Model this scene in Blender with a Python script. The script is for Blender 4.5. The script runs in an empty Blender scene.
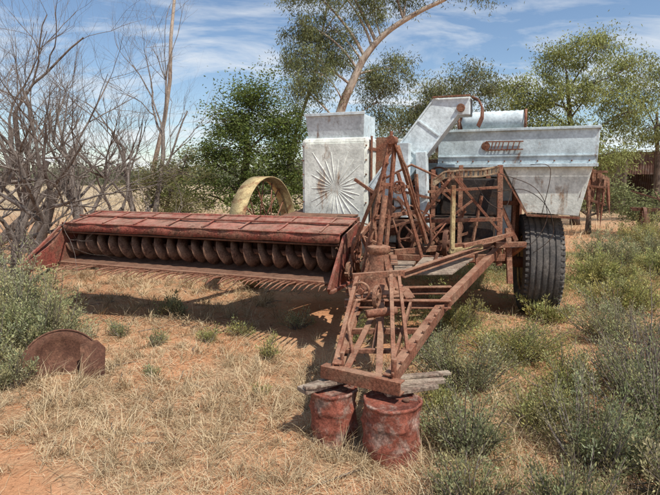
import bpy, math, random
import numpy as np
from mathutils import Vector, Matrix
random.seed(7); rng=np.random.default_rng(7)
scn=bpy.context.scene
V=Vector
# ---------------------------------------------------------------- materials
def nt(name):
    m=bpy.data.materials.new(name); m.use_nodes=True
    t=m.node_tree; t.nodes.clear()
    o=t.nodes.new('ShaderNodeOutputMaterial'); return m,t,o
def ramp(t,stops,inp):
    r=t.nodes.new('ShaderNodeValToRGB'); e=r.color_ramp.elements
    while len(e)<len(stops): e.new(0.5)
    for i,(p,c) in enumerate(stops):
        e[i].position=p; e[i].color=(c[0],c[1],c[2],1) if len(c)==3 else c
    t.links.new(inp,r.inputs[0]); return r.outputs[0]
def noise(t,scale,detail=4,rough=0.6,vec=None,dist=0):
    n=t.nodes.new('ShaderNodeTexNoise'); n.inputs['Scale'].default_value=scale
    n.inputs['Detail'].default_value=detail; n.inputs['Roughness'].default_value=rough
    n.inputs['Distortion'].default_value=dist
    if vec is not None: t.links.new(vec,n.inputs['Vector'])
    return n.outputs[0]
def mixc(t,f,a,b,mode='MIX'):
    n=t.nodes.new('ShaderNodeMix'); n.data_type='RGBA'; n.blend_type=mode
    for k,v in ((0,f),(6,a),(7,b)):
        if hasattr(v,'is_output'): t.links.new(v,n.inputs[k])
        elif k==0: n.inputs[0].default_value=v
        else: n.inputs[k].default_value=(v[0],v[1],v[2],1)
    return n.outputs[2]
def coords(t,scale=(1,1,1)):
    c=t.nodes.new('ShaderNodeTexCoord'); m=t.nodes.new('ShaderNodeMapping')
    m.inputs['Scale'].default_value=scale
    t.links.new(c.outputs['Object'],m.inputs[0]); return m.outputs[0]
def bump(t,h,s,d):
    b=t.nodes.new('ShaderNodeBump'); b.inputs['Strength'].default_value=s; b.inputs['Distance'].default_value=d
    t.links.new(h,b.inputs['Height']); return b.outputs[0]
def metal(name,base,patch,p0,p1,scale=4,streak=(1,1,1),rough=0.8,fine=60,dark=0.55,met=0.0,dust=None):
    m,t,o=nt(name); v=coords(t); vs=coords(t,streak)
    a=ramp(t,[(0.3,[c*0.68 for c in base]),(0.7,[min(1,c*1.22) for c in base])],noise(t,scale*1.7,3,0.6,v))
    f=ramp(t,[(p0,(0,0,0)),(p1,(1,1,1))],noise(t,scale,6,0.7,vs,0.4))
    pc=ramp(t,[(0.3,[c*0.5 for c in patch]),(0.55,patch),(0.75,[min(1,c*1.5) for c in patch])],noise(t,scale*5,3,0.6,v))
    c=mixc(t,f,a,pc)
    fv=noise(t,fine,3,0.75,v)
    fn=ramp(t,[(0.3,(dark,)*3),(0.62,(1.15,)*3)],fv)
    c=mixc(t,1.0,c,fn,'MULTIPLY')
    if dust:
        g=t.nodes.new('ShaderNodeNewGeometry'); s=t.nodes.new('ShaderNodeSeparateXYZ'); t.links.new(g.outputs['Normal'],s.inputs[0])
        mu=t.nodes.new('ShaderNodeMath'); mu.operation='MULTIPLY'; t.links.new(s.outputs[2],mu.inputs[0])
        t.links.new(noise(t,9,4,0.7,v),mu.inputs[1])
        df=ramp(t,[(0.3,(0,0,0)),(0.75,(0.8,)*3)],mu.outputs[0])
        c=mixc(t,df,c,dust)
    b=t.nodes.new('ShaderNodeBsdfPrincipled'); t.links.new(c,b.inputs['Base Color'])
    b.inputs['Roughness'].default_value=rough; b.inputs['Metallic'].default_value=met
    b.inputs['Specular IOR Level'].default_value=0.25
    t.links.new(bump(t,fv,0.4,0.008),b.inputs['Normal'])
    t.links.new(b.outputs[0],o.inputs[0]); return m
M={}
M['rust']=metal('rust_frame',(0.235,0.095,0.056),(0.33,0.19,0.12),0.45,0.66,4.5,dark=0.35,dust=(0.40,0.25,0.165))
M['rustdk']=metal('rust_dark',(0.115,0.052,0.034),(0.20,0.10,0.062),0.4,0.65,5,dust=(0.25,0.15,0.1))
M['red']=metal('faded_red_paint',(0.30,0.080,0.056),(0.21,0.10,0.065),0.42,0.58,4.2,(1,1,1),0.8,50,0.42,dust=(0.46,0.29,0.22))
M['auger']=metal('auger_dusty_steel',(0.23,0.135,0.088),(0.12,0.055,0.035),0.42,0.62,6)
M['galv']=metal('weathered_galvanised',(0.57,0.65,0.67),(0.26,0.16,0.10),0.60,0.72,2.2,(2.5,2.5,0.7),0.7,30,0.80)
M['cab']=metal('chalky_white_paint',(0.70,0.73,0.66),(0.34,0.21,0.12),0.575,0.70,3.0,(2.2,2.2,0.8),0.8,30,0.82)
M['tank']=metal('weathered_blue_grey_paint',(0.50,0.60,0.63),(0.26,0.15,0.09),0.585,0.69,2.6,(2.0,2.0,0.9),0.8,30,0.82)
M['cream']=metal('faded_yellow_paint',(0.52,0.41,0.21),(0.27,0.12,0.06),0.47,0.62,4)
M['beige']=metal('dusty_pressed_steel',(0.44,0.34,0.22),(0.20,0.10,0.06),0.48,0.62,6)
M['rubber']=metal('old_tyre_rubber',(0.085,0.08,0.076),(0.17,0.15,0.13),0.42,0.7,4,rough=0.95,dust=(0.22,0.18,0.14))
M['wood']=metal('grey_timber',(0.36,0.29,0.22),(0.18,0.12,0.09),0.45,0.6,6,(1,6,1))
M['drum']=metal('rusty_red_drum',(0.27,0.085,0.055),(0.36,0.24,0.19),0.48,0.62,8,dark=0.4)
M['dark']=metal('dark_grimy_steel',(0.05,0.042,0.038),(0.10,0.06,0.04),0.45,0.6,5)
M['bark_dead']=metal('dead_grey_bark',(0.25,0.21,0.18),(0.13,0.10,0.08),0.45,0.6,9,(1,1,0.25))
M['bark_euc']=metal('pale_gum_bark',(0.50,0.42,0.34),(0.24,0.16,0.115),0.5,0.62,3,(1,1,0.4))
M['bark']=metal('brown_bark',(0.16,0.12,0.09),(0.08,0.06,0.05),0.45,0.6,9,(1,1,0.3))
M['shed']=metal('rusty_corrugated_iron',(0.14,0.08,0.06),(0.25,0.22,0.20),0.50,0.68,1.2)
def leafmat(name,trans=0.3):
    m,t,o=nt(name); a=t.nodes.new('ShaderNodeAttribute'); a.attribute_name='Col'
    d=t.nodes.new('ShaderNodeBsdfDiffuse'); t.links.new(a.outputs[0],d.inputs[0])
    if trans==0: t.links.new(d.outputs[0],o.inputs[0]); return m
    tr=t.nodes.new('ShaderNodeBsdfTranslucent'); mx=t.nodes.new('ShaderNodeMixShader')
    mx.inputs[0].default_value=trans
    t.links.new(a.outputs[0],tr.inputs[0])
    t.links.new(d.outputs[0],mx.inputs[1]); t.links.new(tr.outputs[0],mx.inputs[2]); t.links.new(mx.outputs[0],o.inputs[0]); return m
M['leaf']=leafmat('foliage',0.35); M['straw']=leafmat('dry_straw',0)
# ---------------------------------------------------------------- terrain height
_k=[(0.35,0.21,0.0,0.03),(1.1,-0.7,1.3,0.022),(-1.9,1.6,2.1,0.014),(3.3,2.4,0.4,0.009),(-5.1,4.3,5.0,0.006),(8.7,6.1,2.2,0.004)]
def hgt(x,y):
    z=0
    for a,b,c,s in _k: z=z+s*np.sin(a*x+b*y+c)
    return z
def pn(x,y,f,seed):
    r=np.random.default_rng(seed); z=0
    for i in range(7):
        a=r.uniform(0,6.28); k=f*r.uniform(0.6,1.9); z=z+np.sin(k*(np.cos(a)*x+np.sin(a)*y)+r.uniform(0,6.28)+0.8*np.sin(k*0.7*(np.sin(a)*x-np.cos(a)*y)))
    return 0.5+z/7*0.9
# ---------------------------------------------------------------- builders
def link(o,parent=None):
    scn.collection.objects.link(o)
    if parent: o.parent=parent
    return o
def empty(name): 
    return link(bpy.data.objects.new(name,None))
class MB:
    def __init__(s): s.v=[]; s.f=[]; s.sm=[]
    def add(s,vs,fs,sm=False):
        k=len(s.v); s.v+= [tuple(p) for p in vs]; s.f+=[tuple(i+k for i in f) for f in fs]; s.sm+=[sm]*len(fs)
    def box(s,c,size,R=None):
        x,y,z=[q/2 for q in size]; vs=[V((a*x,b*y,d*z)) for a in(-1,1) for b in(-1,1) for d in(-1,1)]
        if R: vs=[R@p for p in vs]
        vs=[p+V(c) for p in vs]
        s.add(vs,[(0,1,3,2),(4,6,7,5),(0,4,5,1),(2,3,7,6),(0,2,6,4),(1,5,7,3)])
    def beam(s,a,b,w,h,up=(0,0,1)):
        a=V(a);b=V(b);d=(b-a); L=d.length; d.normalize(); u=V(up)
        x=d.cross(u)
        if x.length<1e-3: x=d.cross(V((1,0,0)))
        x.normalize(); u=x.cross(d); R=Matrix((x,d,u)).transposed()
        s.box((a+b)/2,(w,L,h),R)
        return x,d,u
    def chan(s,a,b,w,h,t=0.012,up=(0,0,1),side=1):
        a=V(a);b=V(b);d=(b-a).normalized();u=V(up);x=d.cross(u)
        if x.length<1e-3: x=d.cross(V((1,0,0)))
        x.normalize();u=x.cross(d)
        s.beam(a,b,t,h,up); o=x*side*(w/2+t*0.5-0.001)
        for q in(-1,1): s.beam(a+o+u*q*(h/2-t/2),b+o+u*q*(h/2-t/2),w,t-0.001,up)
    def tube(s,pts,r,k=8,cap=True):
        pts=[V(p) for p in pts]; n=len(pts)
        rs=r if hasattr(r,'__len__') else [r]*n
        vs=[];prev=None
        for i,p in enumerate(pts):
            d=(pts[min(i+1,n-1)]-pts[max(i-1,0)])
            if d.length<1e-9: d=V((0,0,1))
            d.normalize()
            if prev is None:
                x=d.cross(V((0.13,0.31,1))); 
                if x.length<0.05: x=d.cross(V((1,0,0)))
            else: x=prev-d*prev.dot(d)
            x.normalize(); prev=x; y=d.cross(x)
            for j in range(k):
                a=2*math.pi*j/k; vs.append(p+(x*math.cos(a)+y*math.sin(a))*rs[i])
        fs=[(i*k+j,i*k+(j+1)%k,(i+1)*k+(j+1)%k,(i+1)*k+j) for i in range(n-1) for j in range(k)]
        s.add(vs,fs,True)
        if cap and k>3:
            kk=len(s.v)-len(vs)
            s.f.append(tuple(kk+j for j in reversed(range(k)))); s.sm.append(False)
            s.f.append(tuple(kk+(n-1)*k+j for j in range(k))); s.sm.append(False)
    def cyl(s,a,b,r,k=16,r2=None): s.tube([a,b],[r,r if r2 is None else r2],k)
    def lathe(s,c,ax,prof,k=32,closed=False,arc=2*math.pi,start=0):
        ax=V(ax).normalized(); x=ax.cross(V((0,0,1)))
        if x.length<0.05: x=V((1,0,0))
        x.normalize(); y=ax.cross(x); c=V(c); n=len(prof); full=abs(arc-2*math.pi)<1e-6
        kk=k if full else k+1; vs=[]
        for j in range(kk):
            a=start+arc*j/k; d=x*math.cos(a)+y*math.sin(a)
            for (r,h) in prof: vs.append(c+d*r+ax*h)
        fs=[]
        for j in range(k):
            j2=(j+1)%kk
            for i in range(n if closed else n-1):
                i2=(i+1)%n; fs.append((j*n+i,j2*n+i,j2*n+i2,j*n+i2))
        s.add(vs,fs,True)
    def wheel(s,c,ax,R,rimw,rimt,hub,spokes,sr):
        s.lathe(c,ax,[(R,-rimw/2),(R,rimw/2),(R-rimt,rimw/2),(R-rimt,-rimw/2)],40,True)
        ax=V(ax).normalized(); c=V(c); s.cyl(c-ax*rimw*0.8,c+ax*rimw*0.8,hub,14)
        x=ax.cross(V((0,0,1)))
        if x.length<0.05: x=V((1,0,0))
        x.normalize(); y=ax.cross(x)
        for i in range(spokes):
            a=2*math.pi*i/spokes+0.2; d=x*math.cos(a)+y*math.sin(a)
            s.cyl(c+d*hub*0.8,c+d*(R-rimt*0.5),sr,6)
    def plate(s,pts,t,nrm):
        nrm=V(nrm).normalized()*t; a=[V(p) for p in pts]; n=len(a)
        s.add(a+[p+nrm for p in a],[tuple(range(n)),tuple(reversed(range(n,2*n)))]+[(i,i+n,(i+1)%n+n,(i+1)%n) for i in range(n)])
    def build(s,name,mat,parent=None,bevel=0,solid=0):
        me=bpy.data.meshes.new(name); me.from_pydata(s.v,[],s.f); me.polygons.foreach_set('use_smooth',s.sm); me.materials.append(M[mat]); me.update()
        o=link(bpy.data.objects.new(name,me),parent)
        import bmesh
        bm=bmesh.new(); bm.from_mesh(me); bmesh.ops.recalc_face_normals(bm,faces=bm.faces); bm.to_mesh(me); bm.free()
        if solid: q=o.modifiers.new('s','SOLIDIFY'); q.thickness=solid
        if bevel: q=o.modifiers.new('b','BEVEL'); q.width=bevel; q.segments=2; q.limit_method='ANGLE'; q.angle_limit=math.radians(40)
        return o
def npmesh(name,verts,faces,col,mat,parent=None):
    me=bpy.data.meshes.new(name); nv=len(verts); nf=len(faces)
    me.vertices.add(nv); me.vertices.foreach_set('co',verts.astype(np.float32).ravel())
    me.loops.add(nf*4); me.loops.foreach_set('vertex_index',faces.astype(np.int32).ravel())
    me.polygons.add(nf); me.polygons.foreach_set('loop_start',np.arange(nf,dtype=np.int32)*4)
    me.polygons.foreach_set('loop_total',np.full(nf,4,dtype=np.int32))
    if col is not None:
        a=me.color_attributes.new('Col','FLOAT_COLOR','POINT'); c=np.ones((nv,4),np.float32); c[:,:3]=col; a.data.foreach_set('color',c.ravel())
    me.update(calc_edges=True); me.validate(); me.materials.append(mat)
    return link(bpy.data.objects.new(name,me),parent)
def unit(a): return a/np.maximum(np.linalg.norm(a,axis=1,keepdims=True),1e-9)
class Leaves:
    def __init__(s): s.P=[];s.D=[];s.L=[];s.W=[];s.C=[]
    def add(s,P,D,L,W,C): s.P.append(P);s.D.append(D);s.L.append(L);s.W.append(W);s.C.append(C)
    def build(s,name,mat,parent=None):
        P=np.vstack(s.P);D=unit(np.vstack(s.D));L=np.concatenate(s.L)[:,None];W=np.concatenate(s.W)[:,None];C=np.vstack(s.C)
        N=len(P); side=unit(np.cross(D,rng.normal(size=(N,3)))); nn=np.cross(D,side)
        a=P; b=P+D*L*0.45+side*W*0.5+nn*L*0.08; c=P+D*L; d=P+D*L*0.45-side*W*0.5+nn*L*0.08
        vs=np.stack([a,b,c,d],1).reshape(-1,3); fs=np.arange(4*N).reshape(N,4)
        return npmesh(name,vs,fs,np.repeat(np.clip(C,0.01,1),4,0),mat,parent)
def grassmesh(name,P,H,W,lean,bend,C,mat,az=None):
    N=len(P); a=rng.uniform(0,2*np.pi,N) if az is None else az; dirv=np.stack([np.cos(a),np.sin(a),0*a],1); b=rng.uniform(0,2*np.pi,N)
    side=np.stack([np.cos(b),np.sin(b),0*b],1)*W[:,None]*0.5
    up=np.zeros((N,3)); up[:,2]=1
    H=H[:,None]; lean=lean[:,None]; bend=bend[:,None]
    d1=unit(dirv*lean+up); d2=unit(dirv*(lean+bend)+up*(1-0.3*bend))
    m=P+d1*H*0.5; t=m+d2*H*0.5
    vs=np.stack([P-side,P+side,m+side*0.8,m-side*0.8,t+side*0.15,t-side*0.15],1).reshape(-1,3)
    k=np.arange(N)[:,None]*6; fs=np.concatenate([k+np.array([[0,1,2,3]]),k+np.array([[3,2,4,5]])],1).reshape(-1,4)
    return npmesh(name,vs,fs,np.repeat(C,6,0),mat)
# ---------------------------------------------------------------- ground
def make_ground():
    n=360; s=np.linspace(-1,1,n); X=np.sinh(s*7.2)/np.sinh(7.2)*1800; Y=np.sinh(s*7.2)/np.sinh(7.2)*1800+4
    gx,gy=np.meshgrid(X,Y,indexing='ij'); fall=1/(1+(np.hypot(gx,gy)/60)**2)
    z=hgt(gx,gy)*np.where(np.hypot(gx,gy)<40,1,fall)
    vs=np.stack([gx,gy,z],-1).reshape(-1,3)
    i,j=np.meshgrid(np.arange(n-1),np.arange(n-1),indexing='ij'); k=(i*n+j).ravel()
    fs=np.stack([k,k+n,k+n+1,k+1],1)
    m,t,o=nt('red_sand'); v=coords(t)
    sand=ramp(t,[(0.3,(0.42,0.20,0.10)),(0.5,(0.57,0.295,0.155)),(0.72,(0.66,0.38,0.22))],noise(t,1.3,6,0.65,v))
    straw=ramp(t,[(0.35,(0.30,0.20,0.115)),(0.65,(0.56,0.42,0.26))],noise(t,38,4,0.8,v,1.5))
    c0=t.nodes.new('ShaderNodeTexCoord'); sp=t.nodes.new('ShaderNodeSeparateXYZ'); t.links.new(c0.outputs['Object'],sp.inputs[0])
    f=ramp(t,[(0.46,(0,0,0)),(0.62,(0.7,)*3)],noise(t,0.9,7,0.72,v,0.6))
    c=mixc(t,f,sand,straw)
    mr=t.nodes.new('ShaderNodeMapRange'); mr.inputs[1].default_value=14; mr.inputs[2].default_value=30; t.links.new(sp.outputs[1],mr.inputs[0])
    far=ramp(t,[(0.35,(0.40,0.30,0.18)),(0.65,(0.55,0.44,0.30))],noise(t,0.25,5,0.7,v))
    c=mixc(t,mr.outputs[0],c,far)
    fv=noise(t,40,5,0.8,v)
    litter=ramp(t,[(0.33,(0.5,0.44,0.40)),(0.5,(1,1,1))],fv)
    c=mixc(t,0.8,c,litter,'MULTIPLY')
    b=t.nodes.new('ShaderNodeBsdfPrincipled'); b.inputs['Roughness'].default_value=1; b.inputs['Specular IOR Level'].default_value=0.05
    t.links.new(c,b.inputs['Base Color']); t.links.new(bump(t,noise(t,22,5,0.75,v),0.8,0.04),b.inputs['Normal']); t.links.new(b.outputs[0],o.inputs[0])
    g=npmesh('ground',vs,fs,None,m); g.data.polygons.foreach_set('use_smooth',[True]*len(fs))
make_ground()
def scatter(n,xr,yr,dens):
    x=rng.uniform(*xr,n); y=rng.uniform(*yr,n); k=rng.uniform(0,1,n)<dens(x,y); x=x[k];y=y[k]
    return x,y
def Pxy(x,y): return np.stack([x,y,hgt(x,y)],1)
def strawcol(n):
    base=np.array([0.54,0.405,0.235]); dk=np.array([0.24,0.155,0.09]); lt=np.array([0.72,0.59,0.39])
    a=rng.uniform(0,1,n)[:,None]; c=np.where(a<0.5,dk+(base-dk)*a*2,base+(lt-base)*(a-0.5)*2); return c
def d_straw(x,y):
    w=pn(x,y,1.6,3); left=1/(1+np.exp((x-0.9-0.15*(4-y))*2.2)); near=1/(1+np.exp((y-3.9)*2.2))
    base=0.10+1.0*left*near+0.16*left+0.22*near
    return np.clip(base*np.clip((w-0.20)*3.4,0.08,1),0,1)
tx,ty=scatter(17000,(-5,5.5),(1.2,13),lambda x,y:d_straw(x,y)*0.85)
ex=np.array([-0.16,-0.1,0.12,0.2,0.3,0.45,0.56,0.6,0.05,-0.2,0.25,0.5,-.3,-.35,0.62]); ey=np.array([3.05,3.2,2.95,2.76,2.74,2.74,2.82,2.95,2.9,2.85,2.65,2.65,3.1,3.3,2.7])
ex=np.concatenate([ex,[-2.4,-2.25,-2.1,-2.0,-2.5,-2.35,-1.95]]); ey=np.concatenate([ey,[4.0,3.98,4.02,4.1,4.1,3.9,4.2]])
tx=np.concatenate([tx,ex]);ty=np.concatenate([ty,ey])
nb=rng.integers(10,38,len(tx)); th=rng.uniform(0.04,0.2,len(tx))*np.where(rng.uniform(0,1,len(tx))<0.12,1.8,1)
X=np.repeat(tx,nb);Y=np.repeat(ty,nb); hs=np.repeat(th,nb); taz=np.repeat(rng.uniform(0,6.28,len(tx)),nb)
N=len(X); X=X+rng.normal(0,0.03,N);Y=Y+rng.normal(0,0.03,N)
dist=np.hypot(X,Y)
grassmesh('dry_grass',Pxy(X,Y),hs*rng.uniform(0.4,1.3,N),0.0020+0.0005*dist,rng.uniform(0.1,1.6,N),rng.uniform(0,1.8,N),strawcol(N)*np.repeat(rng.uniform(0.6,1.1,len(tx)),nb)[:,None],M['straw'],taz+rng.normal(0,1.3,N))
x,y=scatter(240000,(-5,5.5),(1.2,12),lambda x,y:np.clip(d_straw(x,y)*1.1+0.05,0,1)); N=len(x)
P=Pxy(x,y); P[:,2]+=rng.uniform(0.002,0.025,N)
grassmesh('straw_litter',P,rng.uniform(0.03,0.2,N),0.0018+0.0005*np.hypot(x,y),rng.uniform(3,14,N),rng.uniform(-2,2,N),strawcol(N)*0.95,M['straw'])
x,y=scatter(50000,(-30,25),(11,45),lambda x,y:np.clip(pn(x,y,0.7,5)*1.6-0.4,0,1)); N=len(x)
grassmesh('paddock_grass',Pxy(x,y),rng.uniform(0.1,0.35,N),0.015+0*x,rng.uniform(0.1,1,N),rng.uniform(0,1,N),strawcol(N),M['straw'])
mb=MB()
for i in range(420):
    px=random.uniform(-4,5);py=random.uniform(1.5,9); r=random.uniform(0.004,0.014)
    c=V((px,py,float(hgt(px,py))+r*0.3)); pts=[c+V(p)*r*random.uniform(0.7,1.3) for p in((1,0,0),(0,1,0),(-1,0,0),(0,-1,0),(0,0,.8),(0,0,-.8))]
    mb.add(pts,[(0,1,4),(1,2,4),(2,3,4),(3,0,4),(1,0,5),(2,1,5),(3,2,5),(0,3,5)])
mb.build('gravel','rust')
mb=MB()
for i in range(190):
    px=random.uniform(-4,4.5);py=random.uniform(1.6,8); L=random.uniform(0.08,0.45); a=random.uniform(0,6.28); z=float(hgt(px,py))+0.012; pts=[]
    q=V((px,py,z))
    for k in range(5): pts.append(q.copy()); a+=random.gauss(0,.3); q=q+V((math.cos(a),math.sin(a),random.gauss(0,.12)))*L/4
    mb.tube(pts,[0.005,0.0045,0.004,0.003,0.002],5)
mb.build('fallen_sticks','bark_dead')
# ---------------------------------------------------------------- saltbush
def bush(name,x,y,r,h,stems,lpn,col,ls=0.022,twig='bark_dead',flat=1.0):
    root=empty(name); z0=float(hgt(x,y)); mb=MB(); lv=Leaves()
    nl=random.randint(4,7); lobes=[(random.uniform(0,6.28),random.uniform(0.2,0.85),random.uniform(0.55,1.1)) for _ in range(nl)]
    for i in range(stems):
        la,lr,lh=random.choice(lobes); 
        cxx=math.cos(la)*lr*r*0.7; cyy=math.sin(la)*lr*r*0.7
        a=random.uniform(0,6.283); q=random.random()**0.6; sr=r*0.5
        tx_=cxx+math.cos(a)*sr*q+random.gauss(0,.05*r); ty_=(cyy+math.sin(a)*sr*q)*flat
        tip=V((tx_,ty_,h*lh*(1-0.5*q*q)*random.uniform(0.45,1.15)*(1.25 if random.random()<.08 else 1)))
        b=V((tx_*0.35,ty_*0.35,0)); mid=b.lerp(tip,0.5)+V((random.gauss(0,.1*r),random.gauss(0,.1*r),-0.02*h+tip.z*0.1))
        n=7; pts=[]
        for k in range(n):
            u=k/(n-1); p=b*(1-u)**2+mid*2*u*(1-u)+tip*u*u; pts.append(p+V((x,y,z0)))
        mb.tube(pts,[0.006*(1-u*0.8/(n-1)) for u in range(n)],4,False)
        P0=np.array([list(p) for p in pts]); m=lpn; u=rng.uniform(0.2,1,m)**0.75; un=u*(n-1); iu=np.clip(un.astype(int),0,n-2); fr=(un-iu)[:,None]
        P=P0[iu]*(1-fr)+P0[iu+1]*fr; D=unit(P0[iu+1]-P0[iu]); rad=rng.normal(size=(m,3)); off=rad*(0.012+0.028*(0.4+r)*(1.1-u[:,None]))
        P=P+off; P[:,2]=np.maximum(P[:,2],z0+0.01)
        br=random.uniform(0.65,1.3); hue=np.array([random.uniform(0.92,1.2),1.0,random.uniform(0.8,1.1)])
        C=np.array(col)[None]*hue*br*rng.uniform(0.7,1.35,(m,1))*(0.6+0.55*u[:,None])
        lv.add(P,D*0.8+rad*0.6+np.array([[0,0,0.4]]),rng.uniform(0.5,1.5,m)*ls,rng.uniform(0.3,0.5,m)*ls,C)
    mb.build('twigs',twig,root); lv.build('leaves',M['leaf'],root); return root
GG=(0.335,0.35,0.20); YG=(0.35,0.36,0.15); DG=(0.28,0.295,0.16)
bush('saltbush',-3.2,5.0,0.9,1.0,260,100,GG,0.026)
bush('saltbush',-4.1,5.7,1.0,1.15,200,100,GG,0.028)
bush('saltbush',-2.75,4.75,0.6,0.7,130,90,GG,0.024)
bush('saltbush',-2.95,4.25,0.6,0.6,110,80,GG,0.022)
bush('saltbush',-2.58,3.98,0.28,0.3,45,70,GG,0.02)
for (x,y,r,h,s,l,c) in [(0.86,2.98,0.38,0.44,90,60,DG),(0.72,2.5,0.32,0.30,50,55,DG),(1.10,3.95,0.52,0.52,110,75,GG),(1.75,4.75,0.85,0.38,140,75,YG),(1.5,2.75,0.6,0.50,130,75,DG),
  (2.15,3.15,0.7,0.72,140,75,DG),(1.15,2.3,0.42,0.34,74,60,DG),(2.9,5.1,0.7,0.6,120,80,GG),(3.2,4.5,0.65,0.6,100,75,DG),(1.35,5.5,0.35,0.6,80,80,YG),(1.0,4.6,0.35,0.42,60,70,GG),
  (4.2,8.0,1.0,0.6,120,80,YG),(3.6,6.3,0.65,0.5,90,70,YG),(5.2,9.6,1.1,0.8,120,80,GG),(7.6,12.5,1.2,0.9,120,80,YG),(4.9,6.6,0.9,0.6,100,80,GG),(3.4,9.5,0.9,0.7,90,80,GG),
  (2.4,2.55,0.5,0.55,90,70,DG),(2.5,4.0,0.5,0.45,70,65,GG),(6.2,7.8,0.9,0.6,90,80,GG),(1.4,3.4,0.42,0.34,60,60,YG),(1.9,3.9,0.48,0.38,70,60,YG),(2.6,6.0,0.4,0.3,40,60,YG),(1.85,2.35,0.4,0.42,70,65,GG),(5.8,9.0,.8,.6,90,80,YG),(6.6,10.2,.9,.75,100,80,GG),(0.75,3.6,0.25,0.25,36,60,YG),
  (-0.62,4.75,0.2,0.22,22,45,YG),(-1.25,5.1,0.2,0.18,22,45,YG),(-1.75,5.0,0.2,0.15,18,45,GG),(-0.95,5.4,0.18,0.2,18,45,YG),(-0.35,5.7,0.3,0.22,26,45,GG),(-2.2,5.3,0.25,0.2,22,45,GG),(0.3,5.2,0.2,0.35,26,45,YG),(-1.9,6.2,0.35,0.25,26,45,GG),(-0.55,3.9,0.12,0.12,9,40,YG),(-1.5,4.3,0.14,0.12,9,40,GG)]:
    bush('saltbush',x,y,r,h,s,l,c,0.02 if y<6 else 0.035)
bush('dry_twiggy_bush',2.4,3.75,0.6,0.85,130,16,(0.22,0.17,0.12),0.02)
bush('dry_twiggy_bush',3.1,3.6,0.5,0.7,100,20,(0.22,0.18,0.12),0.02)
bush('dry_twiggy_bush',1.75,2.45,0.4,0.4,70,14,(0.22,0.17,0.12),0.018)
lv=Leaves(); sx,sy=scatter(3000,(0.7,7.5),(2.2,13),lambda x,y:np.clip((pn(x,y,1.4,21)*2.4-0.95),0.03,1)*np.where(x<1.2,0.5,1))
for a,b in zip(sx,sy):
    k=int(rng.integers(25,60)); s=rng.uniform(0.03,0.10)*(1+0.05*b); P=rng.normal(size=(k,3))*np.array([[s,s,s*0.6]]); P[:,2]=np.abs(P[:,2]); P=P+np.array([[a,b,float(hgt(a,b))]])
    C=np.array([YG if rng.uniform()<0.6 else GG])*rng.uniform(0.6,1.25)*rng.uniform(0.7,1.3,(k,1)); D=rng.normal(size=(k,3)); D[:,2]=np.abs(D[:,2])+0.3
    lv.add(P,D,rng.uniform(0.5,1.4,k)*(0.02+0.0022*b),rng.uniform(0.4,0.8,k)*(0.008+0.001*b),C)
lv.build('low_ground_cover_plants',M['leaf'])
x,y=scatter(34000,(0.6,6),(2.2,12),lambda x,y:np.clip(pn(x,y,1.5,11)*2.6-1.05,0,1)); N=len(x)
gc=np.array([[0.33,0.32,0.14]])*rng.uniform(0.6,1.3,(N,1))
grassmesh('green_grass',Pxy(x,y),rng.uniform(0.04,0.18,N),0.0025+0.0006*np.hypot(x,y),rng.uniform(0.1,1,N),rng.uniform(0,1.2,N),gc,M['leaf'])
# ---------------------------------------------------------------- trees
def curve(a,b,sag=0.0,j=0.1,n=6):
    a=V(a);b=V(b);L=(b-a).length; o=V((random.gauss(0,j),random.gauss(0,j),random.gauss(0,j)+sag))*L
    m=(a+b)/2+o; return [a*(1-u)**2+m*2*u*(1-u)+b*u*u for u in [i/(n-1) for i in range(n)]]
def tree(name,trunk,tr,clumps,col,ls,lw,bark,nl=90,droop=0.0,sub=16,subr=0.28,limbs=True):
    root=empty(name); mb=MB(); lv=Leaves(); tp=[V(p) for p in trunk]
    pts=[]; n=len(tp)
    for i in range(n-1):
        p0=tp[max(i-1,0)];p1=tp[i];p2=tp[i+1];p3=tp[min(i+2,n-1)]
        for k in range(5):
            u=k/5; pts.append(0.5*((2*p1)+(p2-p0)*u+(2*p0-5*p1+4*p2-p3)*u*u+(3*p1-p0-3*p2+p3)*u**3))
    pts.append(tp[-1]); rs=[tr[0]+(tr[1]-tr[0])*(i/(len(pts)-1)) for i in range(len(pts))]
    mb.tube(pts,rs,10)
    for (c,rad,m) in clumps:
        c=V(c); rad=V(rad) if hasattr(rad,'__len__') else V((rad,rad,rad*0.8))
        if limbs:
            cand=[(((p-c).length+ (1.2 if p.z>c.z else 0)*(p.z-c.z)),i) for i,p in enumerate(pts)]; i=min(cand)[1]; i=max(i-2,0)
            lp=curve(pts[i],c,0.06,0.08,7); r0=min(rs[i]*0.6,0.015+0.015*rad.x+(c-pts[i]).length*0.01); mb.tube(lp,[r0*(1-0.75*k/6) for k in range(7)],6,False)
        for _ in range(max(3,int(sub*m))):
            d=V((random.gauss(0,1),random.gauss(0,1),random.gauss(0,1))).normalized(); q=random.uniform(0.35,1.15)
            e=c+V((d.x*rad.x,d.y*rad.y,d.z*rad.z))*q
            tw=curve(c.lerp(e,random.uniform(0,.3)),e,0.03,0.1,5); mb.tube(tw,[0.014,0.011,0.008,0.006,0.003],4,False)
            k=int(nl*random.uniform(0.4,1.5)); P=np.array(list(e))[None]+rng.normal(size=(k,3))*np.array([[subr,subr,subr*0.62]])*random.uniform(0.5,1.3)
            if droop: P[:,2]-=np.abs(rng.normal(size=k))*droop
            P[:,2]=np.maximum(P[:,2],0.05)
            D=rng.normal(size=(k,3)); D[:,2]=D[:,2]*0.5-(1.2 if droop else 0.0)
            C=np.array(col)[None]*random.uniform(0.6,1.45)*rng.uniform(0.75,1.3,(k,1))+rng.normal(0,0.006,(k,3))
            lv.add(P,D,ls*rng.uniform(0.6,1.3,k),lw*rng.uniform(0.7,1.2,k),C)
    mb.build('trunk_and_branches',bark,root); lv.build('leaves',M['leaf'],root); return root
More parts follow.
